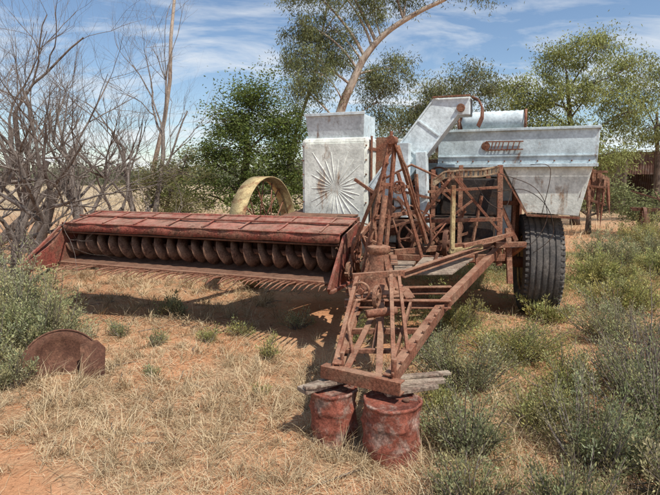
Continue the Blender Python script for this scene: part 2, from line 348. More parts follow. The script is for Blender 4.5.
tree('eucalyptus_tree',[(-0.35,17,0),(-0.1,17,1.8),(0.33,17,3.8),(0.75,17,4.8),(1.1,17,5.5),(1.75,16.9,6.2),(2.7,16.7,6.75),(3.9,16.5,7.3),(5.2,16.3,8.3)],(0.18,0.035),
 [((-1.0,16.8,4.6),(0.6,0.8,0.8),1.2),((-0.8,17,5.6),(0.7,0.8,0.6),1.2),((-0.2,16.6,4.9),(0.45,0.7,0.7),0.9),((0.1,17.3,6.4),(0.7,0.8,0.6),1.2),((0.4,17,7.4),(1.0,0.9,0.6),1.3),((-0.8,17,7.6),(0.9,0.9,0.6),1.1),((-0.9,17,6.5),(0.6,.8,.5),1.0),((0.2,17.2,5.6),(0.4,0.6,0.5),.8),
  ((1.55,17.5,4.2),(0.5,0.7,0.8),1.1),((2.1,17.4,5.2),(0.7,0.7,0.7),1.2),((1.3,17.3,5.0),(0.35,.6,.4),.7),((1.4,17,7.0),(0.5,0.6,0.5),0.8),((2.4,17,7.5),(0.9,0.8,0.5),1.1),((4.4,16.5,7.5),(0.9,0.6,0.3),0.8),((5.3,16.3,7.8),(0.6,0.6,0.5),0.8),((1.6,17,9.0),(1.6,1.2,0.7),1.5),((-0.3,17,8.8),(1.2,1.0,0.6),1.2),((3.3,16.7,8.6),(1,0.9,0.6),1)],
 (0.195,0.215,0.105),0.12,0.026,'bark_euc',135,0.16,18,0.22)
tree('wattle_tree',[(-2.4,14,0),(-2.4,14,1.2),(-2.2,14,2.4),(-2.3,14,3.4)],(0.16,0.05),
 [((-1.9,14,3.7),(0.7,0.8,0.65),1.4),((-1.2,14,3.1),(0.6,0.8,0.7),1.4),((-2.7,14,3.1),(0.75,0.9,0.6),1.4),((-3.4,14.2,2.3),(0.9,0.9,0.6),1.3),((-2.2,13.4,2.5),(1.0,0.8,0.8),1.6),((-0.95,13.6,2.1),(0.7,0.8,0.9),1.6),((-3.8,13.8,1.3),(1.0,0.9,0.7),1.4),((-2.3,13.3,1.4),(1.1,0.8,0.8),1.5),((-1.1,13.6,1.0),(0.9,0.8,0.8),1.4)],
 (0.13,0.165,0.05),0.075,0.035,'bark',165,0.0,20,0.2)
tree('acacia_shrub',[(-4.0,12.2,0),(-3.9,12.2,0.8),(-3.7,12.2,1.5)],(0.08,0.03),
 [((-3.4,12,1.85),(0.6,0.6,0.45),1.1),((-4.3,12.2,1.5),(0.7,0.6,0.5),1),((-3.4,12,0.9),(0.8,0.6,0.5),1)],(0.21,0.20,0.09),0.09,0.018,'bark',120,0,18,0.18)
tree('eucalyptus_tree',[(4.6,23,0),(4.7,23,2.5),(5.0,23,4.2),(5.6,23,5.6)],(0.2,0.05),
 [((3.7,23,4.8),(0.9,1,0.7),1.2),((4.8,23,5.5),(1.0,1,0.7),1.3),((6.0,23,5.9),(1.0,1,0.7),1.3),((7.1,23,5.4),(0.9,1,0.7),1.1),((5.5,22.5,4.2),(1.3,1,0.8),1.3),((7.2,23,3.7),(1,1,.8),1.2),((2.9,22.8,3.8),(0.9,1,0.9),1.2),((4.2,23,2.9),(1.2,1,1.0),1.3)],
 (0.18,0.19,0.095),0.15,0.04,'bark_euc',115,0.15,18,0.30)
tree('eucalyptus_tree',[(9.0,19,0),(8.9,19,2.0),(8.6,19,3.8),(8.4,19,5.3)],(0.18,0.04),
 [((7.2,19,4.4),(0.8,0.9,0.6),1.2),((8.1,19,6.0),(1.0,1,0.7),1.4),((9.5,19,6.3),(1.1,1,0.7),1.4),((10.6,19,5.6),(1.0,1,0.7),1.3),((8.0,18.6,4.6),(0.9,0.9,0.7),1.3),((9.2,18.6,4.8),(0.9,0.9,0.6),1.3),((7.4,18.6,3.3),(0.8,0.9,0.6),1.2),((8.8,18.6,3.2),(0.9,0.9,0.6),1.3),((10.4,18.6,4.0),(0.9,0.9,0.8),1.3),((6.4,18.8,3.6),(0.7,.8,.6),1),((9.8,18.4,2.6),(1,0.9,0.6),1.2),((6.6,19,4.9),(0.6,.7,.4),.8)],
 (0.26,0.285,0.11),0.12,0.036,'bark',120,0.1,18,0.27)
tree('eucalyptus_tree',[(12.6,20,0),(12.5,20,2.0),(12.3,20,4.2)],(0.13,0.04),
 [((11.4,20,4.8),(0.9,0.9,0.8),1.3),((12.8,20,5.4),(1.1,1,0.8),1.3),((14.1,20,4.4),(1,1,0.8),1.2),((12.0,19.6,3.6),(1.1,0.9,0.7),1.3),((13.8,19.8,3.2),(1,0.9,0.6),1.1)],
 (0.235,0.255,0.105),0.12,0.036,'bark',115,0.1,18,0.28)
tree('acacia_shrub',[(8.0,16,0),(8.0,16,0.9)],(0.1,0.05),[((7.6,16,1.4),(1.0,0.8,0.6),1.2),((9.1,16,1.1),(0.9,0.8,0.5),1.1),((6.3,16.4,1.3),(0.9,0.8,0.6),1.1)],(0.22,0.235,0.11),0.09,0.035,'bark',120,0,18,0.22)
tree('acacia_shrub',[(10.6,15,0),(10.6,15,0.9)],(0.1,0.05),[((10.2,15,0.9),(1.0,0.8,0.4),1.1),((9.2,15,0.7),(0.9,0.8,0.4),1.0)],(0.22,0.235,0.11),0.09,0.035,'bark',120,0,18,0.2)
lv=Leaves()
for i in range(560):
    xx=random.uniform(-75,80); yy=random.uniform(55,95)
    s=random.uniform(0.8,1.9); 
    if xx<-10: yy*=2.2; xx*=2.2; s*=1.35
    k=190; c=np.array([xx,yy,s*1.0]); P=c+rng.normal(size=(k,3))*np.array([[s*1.0,s*0.9,s*0.6]]); P[:,2]=np.maximum(P[:,2],0.1)
    C=np.array([[0.17,0.18,0.115]])*random.uniform(0.7,1.4)*rng.uniform(0.7,1.3,(k,1)); lv.add(P,rng.normal(size=(k,3)),np.full(k,0.42)*s,np.full(k,0.28)*s,C)
lv.build('distant_tree_line',M['leaf'])
def dead(name,base,specs,rb,depth=5,seed=1,mat='bark_dead',spread=0.55,dec=(0.5,0.82)):
    random.seed(seed); mb=MB(); root=empty(name)
    def grow(p,d,L,r,dep):
        n=6; pts=[p]; q=p.copy(); dd=d.copy()
        for i in range(n):
            dd=(dd+V((random.gauss(0,.12),random.gauss(0,.12),random.gauss(0.02,.10)))).normalized(); q=q+dd*L/n; pts.append(q.copy())
        mb.tube(pts,[r*(1-0.5*i/n) for i in range(n+1)],7 if r>0.02 else 4,False)
        if dep==0 or r<0.0012: return
        for k in range(random.randint(3,4) if dep>1 else random.randint(3,5)):
            i=random.randint(2,n); a=V((random.gauss(0,1),random.gauss(0,1),random.gauss(0.25,.8))).normalized()
            nd=(dd*(1-spread*0.4)+a*spread*1.3).normalized(); grow(pts[i],nd,L*random.uniform(*dec),r*(1-0.5*i/n)*random.uniform(0.5,0.74),dep-1)
    for (d,L) in specs: grow(V(base),V(d).normalized(),L,rb,depth)
    mb.build('trunk_and_branches' ,mat,root); return root
dead('dead_tree',(-5.1,8.3,-0.1),[((-0.1,0,1),2.2),((0.4,0.0,1),1.9),((-0.5,-0.2,0.8),1.8)],0.095,5,3)
dead('dead_tree',(-4.6,9.6,-0.1),[((0.1,0,1),2.5),((-0.3,0.1,1),2.3),((0.5,0,0.9),1.7)],0.08,5,11,spread=0.45)
dead('dead_tree',(-4.1,11.5,-0.1),[((0.12,0,1),2.8),((-0.25,0.1,1),2.6)],0.08,5,21,spread=0.42)
dead('dead_tree',(-6.6,9.5,-0.1),[((0.1,0,1),2.7),((-0.35,0.1,1),2.3),((0.5,-.1,.8),2.0)],0.10,5,31,spread=0.5)
dead('dead_tree',(-7.2,12.0,-0.1),[((0.1,0,1),3.3),((0.35,0.1,1),2.8)],0.10,5,41,spread=0.42)
dead('fallen_brushwood',(-4.4,7.2,0.15),[((0.9,-0.1,0.35),1.0),((-0.6,0.1,0.4),1.1),((0.3,-0.4,0.5),0.8),((-0.2,0.4,0.6),0.9),((-0.9,-0.3,0.3),1.1)],0.03,4,5,spread=0.8)
dead('fallen_brushwood',(-5.4,6.8,0.15),[((0.9,-0.1,0.35),1.0),((-0.6,0.1,0.4),1.1),((0.3,-0.4,0.5),0.9),((-0.2,0.4,0.6),0.9)],0.03,4,6,spread=0.8)
dead('bare_trunk_tree',(-5.5,15.5,0),[((0.03,0,1),7.0)],0.085,3,51,'bark_euc',0.4,(0.2,0.4))
dead('bare_trunk_tree',(-1.75,18,0),[((0.0,0,1),8.0)],0.07,3,57,'bark_dead',0.35,(0.2,0.4))
random.seed(99)
# ---------------------------------------------------------------- HARVESTER
e1=V((0.931,-0.365,0)).normalized(); e2=V((0.365,0.931,0)).normalized(); UZ=V((0,0,1))
RB=Matrix((e1,e2,UZ)).transposed()
har=empty('combine_harvester')
R0=V((0.16,5.25,0)); dl=-e1; nf=-e2
def H(s,n,z): return R0+dl*s+nf*n+UZ*z
LN=3.75
mb=MB()
def strip(mb,prof,s0,s1,t):
    for (a,b) in zip(prof[:-1],prof[1:]):
        p=[H(s0,*a),H(s1,*a),H(s1,*b),H(s0,*b)]; n=(p[1]-p[0]).cross(p[3]-p[0]).normalized()
        mb.plate(p,t,n)
NS,NN=90,6
def dent(s,u): return 0.006*math.sin(s*2.3+1)+0.005*math.sin(s*7.1+u*3)+0.003*math.sin(s*15+u*6)
vs=[H(0.02+(LN-0.02)*i/NS,-0.42+0.525*j/NN,1.25-0.122*j/NN+(dent(i*LN/NS,j) if 0<j<NN else 0.3*dent(i*LN/NS,j))) for i in range(NS+1) for j in range(NN+1)]
mb.add(vs,[(i*(NN+1)+j,(i+1)*(NN+1)+j,(i+1)*(NN+1)+j+1,i*(NN+1)+j+1) for i in range(NS) for j in range(NN)],True)
mb.build('header_cover_sheet','red',har,0,0.008)
mb=MB()
vs=[H(0.02+(LN-0.02)*i/NS,0.112+0.004*math.sin(i*.5)+(0.012 if j==2 else 0),1.145-0.048*j+0.004*math.sin(i*.33+j)) for i in range(NS+1) for j in range(3)]
mb.add(vs,[(i*3+j,(i+1)*3+j,(i+1)*3+j+1,i*3+j+1) for i in range(NS) for j in range(2)],True)
mb.build('header_cover_lip','red',har,0,0.008)
mb=MB()
mb.beam(H(0.02,-0.17,1.222),H(LN,-0.17,1.222),0.03,0.02)
for i in range(8): mb.beam(H(0.25+i*0.48,-0.40,1.268),H(0.25+i*0.48,0.08,1.158),0.022,0.012)
mb.cyl(H(0.02,-0.42,1.25),H(LN,-0.42,1.25),0.022,10)
mb.cyl(H(0.02,0.118,1.146),H(LN,0.118,1.146),0.010,8)
for i in range(30): mb.cyl(H(0.06+i*0.126,0.112,1.10),H(0.06+i*0.126,0.132,1.098),0.008,6)
mb.build('header_cover_straps','red',har,0.003)
mb=MB()
strip(mb,[(-0.36,1.2),(-0.36,0.85),(-0.25,0.72),(-0.05,0.68),(0.2,0.66)],0.02,LN,0.01)
mb.build('header_trough','rustdk',har)
mb=MB()
for s0,k in ((0.0,1),(LN,-1)):
    pr=[(-0.42,1.24),(0.08,1.13),(0.20,0.95),(0.52,0.66),(0.48,0.61),(-0.36,0.62)]
    if s0>1: pr=[(-0.42,1.22),(0.06,1.12),(0.25,0.92),(0.75,0.66),(0.7,0.6),(-0.36,0.62)]
    mb.plate([H(s0,*p) for p in pr],0.014,dl*(-k))
    mb.beam(H(s0-0.02*k,0.10,1.12),H(s0-0.02*k,pr[3][0],0.66),0.03,0.03)
    mb.beam(H(s0-0.02*k,-0.36,0.63),H(s0-0.02*k,pr[4][0],0.63),0.05,0.03)
mb.plate([H(LN+.02,0.0,1.1),H(LN+.3,0.3,0.80),H(LN+.1,0.7,0.66),H(LN+.02,0.5,0.64)],0.012,UZ)
mb.build('header_end_dividers','red',har,0.003)
mb=MB(); T=21; k=28; ro,ri=0.165,0.035; ca=(-0.07,0.89)
vs=[];fs=[]
for i in range(T*k+1):
    a=2*math.pi*i/k; s=0.06+(LN-0.12)*i/(T*k); w=1+0.03*math.sin(i*0.7)+0.03*math.sin(i*0.13); wob=0.012*math.sin(i*0.31)
    dn,dz=math.cos(a),math.sin(a)
    vs+=[H(s,ca[0]+dn*ri,ca[1]+dz*ri),H(s+0.045+wob,ca[0]+dn*ro*w,ca[1]+dz*ro*w)]
for i in range(T*k): fs.append((2*i,2*i+1,2*i+3,2*i+2))
mb.add(vs,fs,True); mb.build('auger_flighting','auger',har,0,0.006)
mb=MB(); mb.cyl(H(-0.1,*ca),H(LN+.05,*ca),0.035,12)
mb.cyl(H(0,0.10,1.03),H(LN,0.10,1.03),0.012,8)
mb.build('auger_shaft','rustdk',har)
mb=MB()
mb.beam(H(0,0.22,0.655),H(LN,0.22,0.655),0.05,0.035)
nf_=56
for i in range(nf_):
    s=0.05+(LN-0.1)*i/(nf_-1); j=random.gauss(0,0.012)
    if random.random()<0.06: continue
    mb.tube([H(s,0.2,0.65),H(s+j,0.40,0.655+random.gauss(0,.006)),H(s+j*2,0.52+random.gauss(0,.03),0.63+random.gauss(0,.012))],[0.011,0.009,0.004],5)
mb.build('comb_fingers','rust',har)
mb=MB()
mb.beam(H(0.02,-0.3,0.62),H(LN,-0.3,0.62),0.09,0.09)
for s in (0.5,1.4,2.4,3.3): mb.beam(H(s,-0.38,0.62),H(s,0.2,0.63),0.05,0.04)
mb.beam(H(1.0,-0.4,0.75),H(1.1,-2.4,0.8),0.1,0.12)
mb.beam(H(2.2,-0.4,0.75),H(1.6,-2.2,0.8),0.1,0.12)
mb.build('header_frame','rustdk',har,0.004)
mb=MB()
p=[H(0.4,-0.42,1.15),H(1.3,-0.42,1.15),H(1.0,-1.3,1.30),H(0.1,-1.3,1.30)]
mb.plate(p,0.02,UZ); mb.plate([H(0.4,-0.42,0.7),H(0.4,-0.42,1.14),H(0.1,-1.3,1.29),H(0.1,-1.3,0.8)],0.02,e1)
mb.build('feeder_house','rustdk',har,0.004)
mb=MB()
mb.wheel(H(-0.10,-0.05,0.98),e1,0.14,0.03,0.02,0.035,5,0.012)
mb.wheel(H(-0.12,-0.30,1.10),e1,0.10,0.03,0.02,0.03,4,0.012)
mb.wheel(H(-0.08,0.12,0.80),e1,0.08,0.03,0.02,0.03,4,0.012)
mb.wheel(H(-0.26,-0.15,0.90),nf,0.11,0.03,0.02,0.03,5,0.010)
mb.beam(H(-0.05,-0.4,1.2),H(-0.08,0.2,0.75),0.04,0.05); mb.beam(H(-0.05,-0.3,0.65),H(-0.08,-0.05,1.05),0.04,0.04)
mb.beam(H(-0.14,-0.45,1.22),H(-0.16,0.1,1.1),0.025,0.05); mb.beam(H(-0.2,-0.4,0.7),H(-0.2,0.3,0.7),0.05,0.05)
mb.beam(H(-0.3,-0.2,0.6),H(-0.22,-0.25,1.28),0.03,0.04); mb.beam(H(-0.35,-0.2,1.0),H(-0.05,-0.2,1.12),0.03,0.03); mb.beam(H(-0.32,0.0,0.72),H(-0.12,-0.1,1.2),0.02,0.03)
mb.tube([H(-0.14,-0.05,1.12),H(-0.14,-0.2,1.19),H(-0.14,-0.33,1.2)],0.012,6); mb.tube([H(-0.14,-0.05,0.85),H(-0.14,-0.2,0.9),H(-0.14,-0.3,1.0)],0.012,6)
mb.build('header_drive_sprockets','rust',har,0.003)
C0=V((-0.36,6.55,0))
def B(x,y,z): return C0+e1*x+e2*y+UZ*z
def bbox(mb,x0,x1,y0,y1,z0,z1): mb.box(B((x0+x1)/2,(y0+y1)/2,(z0+z1)/2),(x1-x0,y1-y0,z1-z0),RB)
mb=MB(); bbox(mb,0,0.88,0,0.75,0.75,2.19); mb.build('cabinet_housing','cab',har,0.05)
mb=MB()
bbox(mb,0.05,0.83,-0.012,0.0,0.85,2.12)
cc=(0.46,1.58)
for i in range(26):
    a=2*math.pi*i/26; r0=0.05; ex_,ez=math.cos(a),math.sin(a); r1=min(0.33/max(abs(ex_),1e-3),0.46/max(abs(ez),1e-3))*(0.95 if i%2 else 0.75)
    p0=B(cc[0]+ex_*r0,-0.010,cc[1]+ez*r0); p1=B(cc[0]+ex_*r1,-0.010,cc[1]+ez*r1)
    mb.tube([p0,p0.lerp(p1,.5),p1],[0.004,0.010,0.006],6)
mb.build('pressed_sunburst_panel','cab',har,0.006)
mb=MB(); mb.plate([B(0.08,0.05,2.18),B(0.80,0.05,2.18),B(0.82,0.0,2.48),B(0.06,0.0,2.48)],0.01,e2)
bbox(mb,0.08,0.10,0.06,0.5,2.18,2.46); bbox(mb,0.78,0.80,0.06,0.5,2.18,2.46); bbox(mb,0.08,0.8,0.5,0.52,2.18,2.47); bbox(mb,0.05,0.83,-0.015,0.0,2.45,2.485)
mb.build('cabinet_hopper','galv',har,0.003)
mb=MB()
for z in (0.95,2.05): mb.beam(B(0.885,0.0,z),B(0.885,0.7,z),0.012,0.04)
bbox(mb,0.895,0.905,0.02,0.08,0.7,2.2); bbox(mb,0.88,1.15,0.3,0.33,1.0,2.2)
for i in range(8): mb.cyl(B(0.03,-0.02,0.9+i*0.17),B(0.03,0.01,0.9+i*0.17),0.009,6); mb.cyl(B(0.85,-0.02,0.9+i*0.17),B(0.85,0.01,0.9+i*0.17),0.009,6)
mb.build('cabinet_brackets','rust',har,0.002)
mb=MB(); bbox(mb,0.9,1.35,0.34,0.5,0.9,2.18); mb.build('side_panel','cab',har,0.01)
mb=MB(); bbox(mb,0.45,2.5,0.85,3.4,0.85,1.9); bbox(mb,0.55,2.4,3.4,3.9,1.0,1.7); mb.build('thresher_body','galv',har,0.02)
mb=MB()
for x in (0.45,1.1,1.8,2.5): mb.beam(B(x,0.83,0.8),B(x,0.83,1.95),0.05,0.04)
for z in (0.85,1.4,1.92): mb.beam(B(0.42,0.82,z),B(2.55,0.82,z),0.03,0.05)
for y in (1.2,2.0,2.8): mb.beam(B(2.53,y,0.8),B(2.53,y,1.9),0.05,0.05)
mb.build('thresher_ribs','rust',har,0.003)
mb=MB()
a=B(1.00,0.12,1.50); b=B(1.76,0.22,2.52)
d=(b-a).normalized()
mb.beam(a,b,0.34,0.24,up=nf)
upv=d.cross(nf).normalized()
bbox(mb,1.62,2.02,0.10,0.34,2.40,2.60)
mb.build('grain_elevator','galv',har,0.012)
mb=MB()
for q in(-1,1):
    mb.beam(a+nf*0.125+upv*q*0.16,b+nf*0.125+upv*q*0.16,0.02,0.014,up=nf)
for u in (0.25,0.5,0.75): p=a.lerp(b,u); mb.beam(p+nf*0.127-upv*0.168,p+nf*0.127+upv*0.168,0.018,0.012,up=nf)
mb.build('elevator_edges','galv',har,0.002)
mb=MB()
mb.beam(B(1.60,0.08,2.61),B(2.02,0.08,2.61),0.02,0.02)
pa=[(2.03,2.60),(2.10,2.57),(2.14,2.48),(2.14,2.38),(2.10,2.28)]
for (q0,q1) in zip(pa[:-1],pa[1:]): mb.beam(B(q0[0],0.22,q0[1]),B(q1[0],0.22,q1[1]),0.26,0.015,up=e1)
mb.cyl(B(1.92,0.06,2.48),B(1.92,0.10,2.48),0.045,14)
mb.build('elevator_head_hood','rust',har,0.002)
mb=MB(); mb.beam(B(1.3,0.0,1.25),B(1.3,0.0,2.1),0.16,0.2,up=nf); mb.beam(B(1.55,0.05,1.1),B(1.5,0.05,2.0),0.12,0.14,up=nf)
mb.build('clean_grain_duct','galv',har,0.006)
T0=V((1.33,6.47,0))
def TK(x,y,z): return T0+e1*x+e2*y+UZ*z
mb=MB(); W=1.76
zt,zb=2.26,1.86
mb.plate([TK(0,0,zb),TK(W,0,zb),TK(W+0.01,0,zt),TK(0,0,zt)],0.012,e2)
mb.plate([TK(0,1.1,zb),TK(W,1.1,zb),TK(W,1.1,zt),TK(0,1.1,zt)],0.012,e2)
mb.plate([TK(0,0.014,zb),TK(0,1.098,zb),TK(0,1.098,zt),TK(0,0.014,zt)],0.012,e1)
mb.plate([TK(W-0.012,0.014,zb),TK(W-0.012,1.098,zb),TK(W-0.012,1.098,zt),TK(W-0.012,0.014,zt)],0.012,e1)
mb.beam(TK(-0.02,-0.012,zt+0.005),TK(W+0.02,-0.012,zt+0.005),0.035,0.03)
mb.beam(TK(-0.02,1.12,zt+0.005),TK(W+0.02,1.12,zt+0.005),0.035,0.03)
mb.beam(TK(0,-0.008,zb+0.10),TK(W,-0.008,zb+0.10),0.012,0.02)
mb.beam(TK(-0.01,-0.02,zb-0.01),TK(W+0.01,-0.02,zb-0.01),0.035,0.04)
mb.build('grain_tank','tank',har,0.004)
mb=MB()
top=[TK(0.75,0.03,zb),TK(W-0.03,0.03,zb),TK(W-0.03,1.05,zb),TK(0.75,1.05,zb)]; bot=[TK(1.05,0.06,1.30),TK(W-0.15,0.06,1.27),TK(W-0.15,0.6,1.27),TK(1.05,0.6,1.30)]
mb.add(top+bot,[(0,1,5,4),(1,2,6,5),(2,3,7,6),(3,0,4,7),(4,5,6,7),(0,3,2,1)])
mb.add([TK(0.02,0.03,zb),TK(0.74,0.03,zb),TK(0.74,1.05,zb),TK(0.02,1.05,zb),TK(0.3,0.1,1.72),TK(0.74,0.1,1.72),TK(0.74,0.9,1.72),TK(0.3,0.9,1.72)],[(0,1,5,4),(1,2,6,5),(2,3,7,6),(3,0,4,7),(4,5,6,7),(0,3,2,1)])
mb.build('bin_bottom','cab',har,0.006)
mb=MB()
mb.beam(TK(0.72,-0.045,zb-0.02),TK(1.06,0.03,1.27),0.02,0.02); mb.beam(TK(1.05,0.035,1.27),TK(W-0.14,0.035,1.25),0.03,0.025)
mb.beam(TK(0.55,-0.02,zb-.03),TK(0.95,0.1,0.95),0.03,0.05)
for x in (0.62,0.66,0.70,0.74,0.80,0.86,0.92): mb.beam(TK(x,-0.02,2.03+0.02*math.sin(x*30)),TK(x+0.02,-0.02,2.12),0.010,0.012)
mb.beam(TK(0.56,-0.02,2.13),TK(0.98,-0.02,2.125),0.010,0.014); mb.beam(TK(0.56,-0.02,2.03),TK(0.98,-0.02,2.035),0.010,0.014)
mb.lathe(TK(0.56,-0.006,2.08),nf,[(0,0.016),(0.045,0.012),(0.05,0)],20)
for i in range(10): mb.cyl(TK(0.06+i*0.18,-0.02,1.90),TK(0.06+i*0.18,0.0,1.90),0.009,6)
mb.build('tank_rusty_trim','rust',har,0.001)
mb=MB(); rr=random.Random(4)
for i in range(11):
    x0=W-0.12+i*0.024; zz=1.86-0.015*i; L=rr.uniform(0.32,0.6); dx=rr.uniform(-0.06,0.06); w0=rr.uniform(0.02,0.045); yy=0.12+rr.uniform(-.03,.03)
    mb.plate([TK(x0,yy,zz),TK(x0+w0,yy+.02,zz),TK(x0+w0+dx*.6,yy+rr.uniform(-.06,.02),zz-L*.5),TK(x0+dx+w0*.5,yy+rr.uniform(-.1,0),zz-L),TK(x0+dx*.5-.01,yy-.02,zz-L*.6)],0.006,e2)
for z in (1.78,1.62,1.48): mb.beam(TK(W-0.12,0.10,z),TK(W+0.12,0.08,z-rr.uniform(0,.1)),0.02,0.025)
mb.build('torn_rusty_sheet','rust',har)
mb=MB(); c0=TK(0.22,0.35,2.40)
prof=[(0,0)]+[(0.125 if i%2 else 0.117,i*0.035) for i in range(1,22)]+[(0,0.77)]
mb.lathe(c0,e1,prof,30); mb.build('ribbed_cylinder_screen','galv',har)
mb=MB(); mb.lathe(c0,e1,[(0.12,-0.03),(0.135,-0.03),(0.135,0.0),(0.12,0.0)],30,True); mb.lathe(c0+e1*0.75,e1,[(0.12,0),(0.135,0),(0.135,0.03),(0.12,0.03)],30,True)
mb.beam(TK(0.25,0.35,2.2),TK(0.25,0.35,2.3),0.06,0.04,up=e2); mb.beam(TK(0.9,0.35,2.2),TK(0.9,0.35,2.3),0.06,0.04,up=e2)
mb.build('screen_end_bands','rust',har)
wc=V((2.66,6.58,0.625)); rl=math.radians(13); wax=V((math.cos(rl),-math.sin(rl),0))
mb=MB()
prof=[(0.33,-0.17),(0.40,-0.215),(0.50,-0.235),(0.575,-0.225),(0.612,-0.19),(0.625,-0.10),(0.628,0),(0.625,0.10),(0.612,0.19),(0.575,0.225),(0.50,0.235),(0.40,0.215),(0.33,0.17)]
mb.lathe(wc,wax,prof,56); mb.build('rubber_tyre','rubber',har)
mb=MB(); xx=wax.cross(UZ).normalized(); yy=wax.cross(xx)
for off in (-0.14,-0.07,0.0,0.07,0.14):
    mb.lathe(wc+wax*off,wax,[(0.62,-0.026),(0.637,-0.024),(0.637,0.024),(0.62,0.026)],56)
for off in (-0.195,0.195):
    for i in range(56):
        a=2*math.pi*i/56; dd=xx*math.cos(a)+yy*math.sin(a); tt=wax.cross(dd)
        mb.beam(wc+dd*0.605+wax*off-tt*0.018,wc+dd*0.605+wax*off+tt*0.018,0.05,0.03,up=dd)
mb.build('tyre_tread','rubber',har,0.003)
mb=MB()
mb.lathe(wc,wax,[(0.34,-0.18),(0.355,-0.2),(0.34,-0.16),(0.30,-0.1),(0.28,-0.03),(0.12,-0.02),(0.10,-0.08),(0.0,-0.09)],36)
mb.lathe(wc,wax,[(0.34,0.18),(0.355,0.2),(0.34,0.16),(0.30,0.1),(0.28,0.05),(0.12,0.03),(0,0.05)],36)
mb.build('wheel_rim','cream',har)
wl=V((-1.02,8.05,0.86))
mb=MB(); mb.beam(V((2.42,6.64,0.64)),V((-0.9,8.0,0.84)),0.10,0.10); mb.cyl(V((2.3,6.68,0.63)),V((2.55,6.6,0.625)),0.07,14)
mb.build('axle','rustdk',har,0.004)
mb=MB(); mb.lathe(wl,dl,[(0.87,-0.13),(0.87,0.13),(0.855,0.13),(0.855,0.01),(0.80,0.01),(0.80,-0.01),(0.855,-0.01),(0.855,-0.13)],64,True)
mb.build('steel_wheel_rim','cream',har,0)
mb=MB(); mb.cyl(wl-dl*0.14,wl+dl*0.14,0.09,18); xx=dl.cross(UZ).normalized()
for i in range(20):
    a=2*math.pi*i/20; dd=xx*math.cos(a)+UZ*math.sin(a); mb.cyl(wl+dl*(0.1 if i%2 else -0.1)+dd*0.06,wl+dd*0.83,0.011,6)
mb.build('steel_wheel_spokes','rust',har)
mb=MB()
mb.wheel(V((0.93,5.65,1.06)),nf,0.19,0.05,0.02,0.045,6,0.014)
mb.wheel(V((1.02,6.3,1.40)),nf,0.24,0.05,0.025,0.05,6,0.016)
mb.wheel(V((1.45,6.1,1.12)),nf,0.12,0.06,0.02,0.04,4,0.014)
mb.wheel(V((0.72,6.0,1.35)),nf,0.13,0.05,0.02,0.04,4,0.014)
mb.wheel(V((1.75,6.2,1.02)),nf,0.16,0.05,0.02,0.04,5,0.014)
mb.wheel(V((1.30,6.25,1.70)),nf,0.14,0.05,0.02,0.04,5,0.014)
mb.wheel(V((1.30,5.75,0.98)),e1,0.15,0.05,0.02,0.04,5,0.014)
mb.cyl(V((0.93,5.6,1.06)),V((1.15,6.7,1.06)),0.02,8); mb.cyl(V((1.45,6.0,1.12)),V((1.7,6.9,1.12)),0.02,8); mb.cyl(V((1.0,6.2,1.4)),V((1.2,6.9,1.4)),0.02,8)
mb.build('drive_pulleys','rustdk',har,0.002)
mb=MB()
def L(a,b,w=0.025,h=0.03): mb.beam(V(a),V(b),w,h)
L((0.55,5.9,0.75),(0.62,5.9,1.75),0.04,0.03); L((1.05,5.9,0.8),(0.98,5.95,1.75),0.04,0.03); L((0.5,5.95,1.2),(1.9,5.75,1.25),0.04,0.04)
L((0.75,5.8,1.5),(1.25,5.75,0.95),0.03,0.03); L((1.25,5.5,1.68),(0.85,5.7,1.05),0.03,0.03); L((0.6,6.1,0.8),(1.1,6.2,1.9)); L((1.2,6.0,0.7),(1.2,6.1,1.8),0.05,0.04)
L((0.7,5.6,0.9),(2.0,5.9,0.98),0.05,0.06); L((1.5,5.95,0.7),(1.55,6.2,1.85),0.05,0.04); L((1.95,5.9,0.7),(1.98,6.1,1.85),0.06,0.05); L((1.35,6.0,1.8),(1.95,5.95,1.1)); L((0.9,6.2,1.9),(1.6,6.1,1.3),0.02,0.025)
L((0.45,5.8,1.0),(0.5,6.2,1.0),0.05,0.05); L((0.4,5.7,0.85),(1.2,5.45,0.85),0.05,0.06); L((0.55,6.0,1.62),(1.25,5.9,1.45),0.025,0.03)
L((1.6,5.9,0.75),(1.75,6.0,1.5)); L((0.8,5.75,0.85),(1.6,5.85,1.45),0.02,0.025); L((0.65,5.8,1.15),(1.15,5.7,1.3),0.02,0.03); L((1.1,5.85,1.55),(1.9,5.9,1.6),0.03,0.03)
rq=random.Random(12)
for i in range(26):
    p=V((rq.uniform(0.5,1.9),rq.uniform(5.8,6.3),rq.uniform(0.8,1.75))); dv_=V((rq.gauss(0,1),rq.gauss(0,.3),rq.gauss(0,1))).normalized()*rq.uniform(.12,.4); mb.beam(p,p+dv_,rq.uniform(.01,.03),rq.uniform(.012,.035))
mb.tube([V((0.78,5.7,1.0)),V((0.7,5.75,1.25)),V((0.9,5.8,1.4)),V((1.1,5.7,1.3)),V((1.12,5.7,1.05))],0.012,6)
mb.tube([V((1.1,5.65,1.0)),V((1.3,5.8,1.2)),V((1.55,5.95,1.22))],0.01,6)
mb.tube([V((0.62,5.9,1.7)),V((0.9,5.8,1.85)),V((1.2,5.85,1.72)),V((1.4,6.0,1.5))],0.014,6)
mb.build('linkages_and_rods','rust',har,0.002)
mb=MB()
bbox(mb,1.15,2.3,0.3,0.8,0.7,1.25); bbox(mb,1.2,1.6,0.15,0.6,1.25,1.6); bbox(mb,1.65,2.35,0.5,0.8,1.25,1.7); mb.build('fan_housing','dark',har,0.02)
mb=MB()
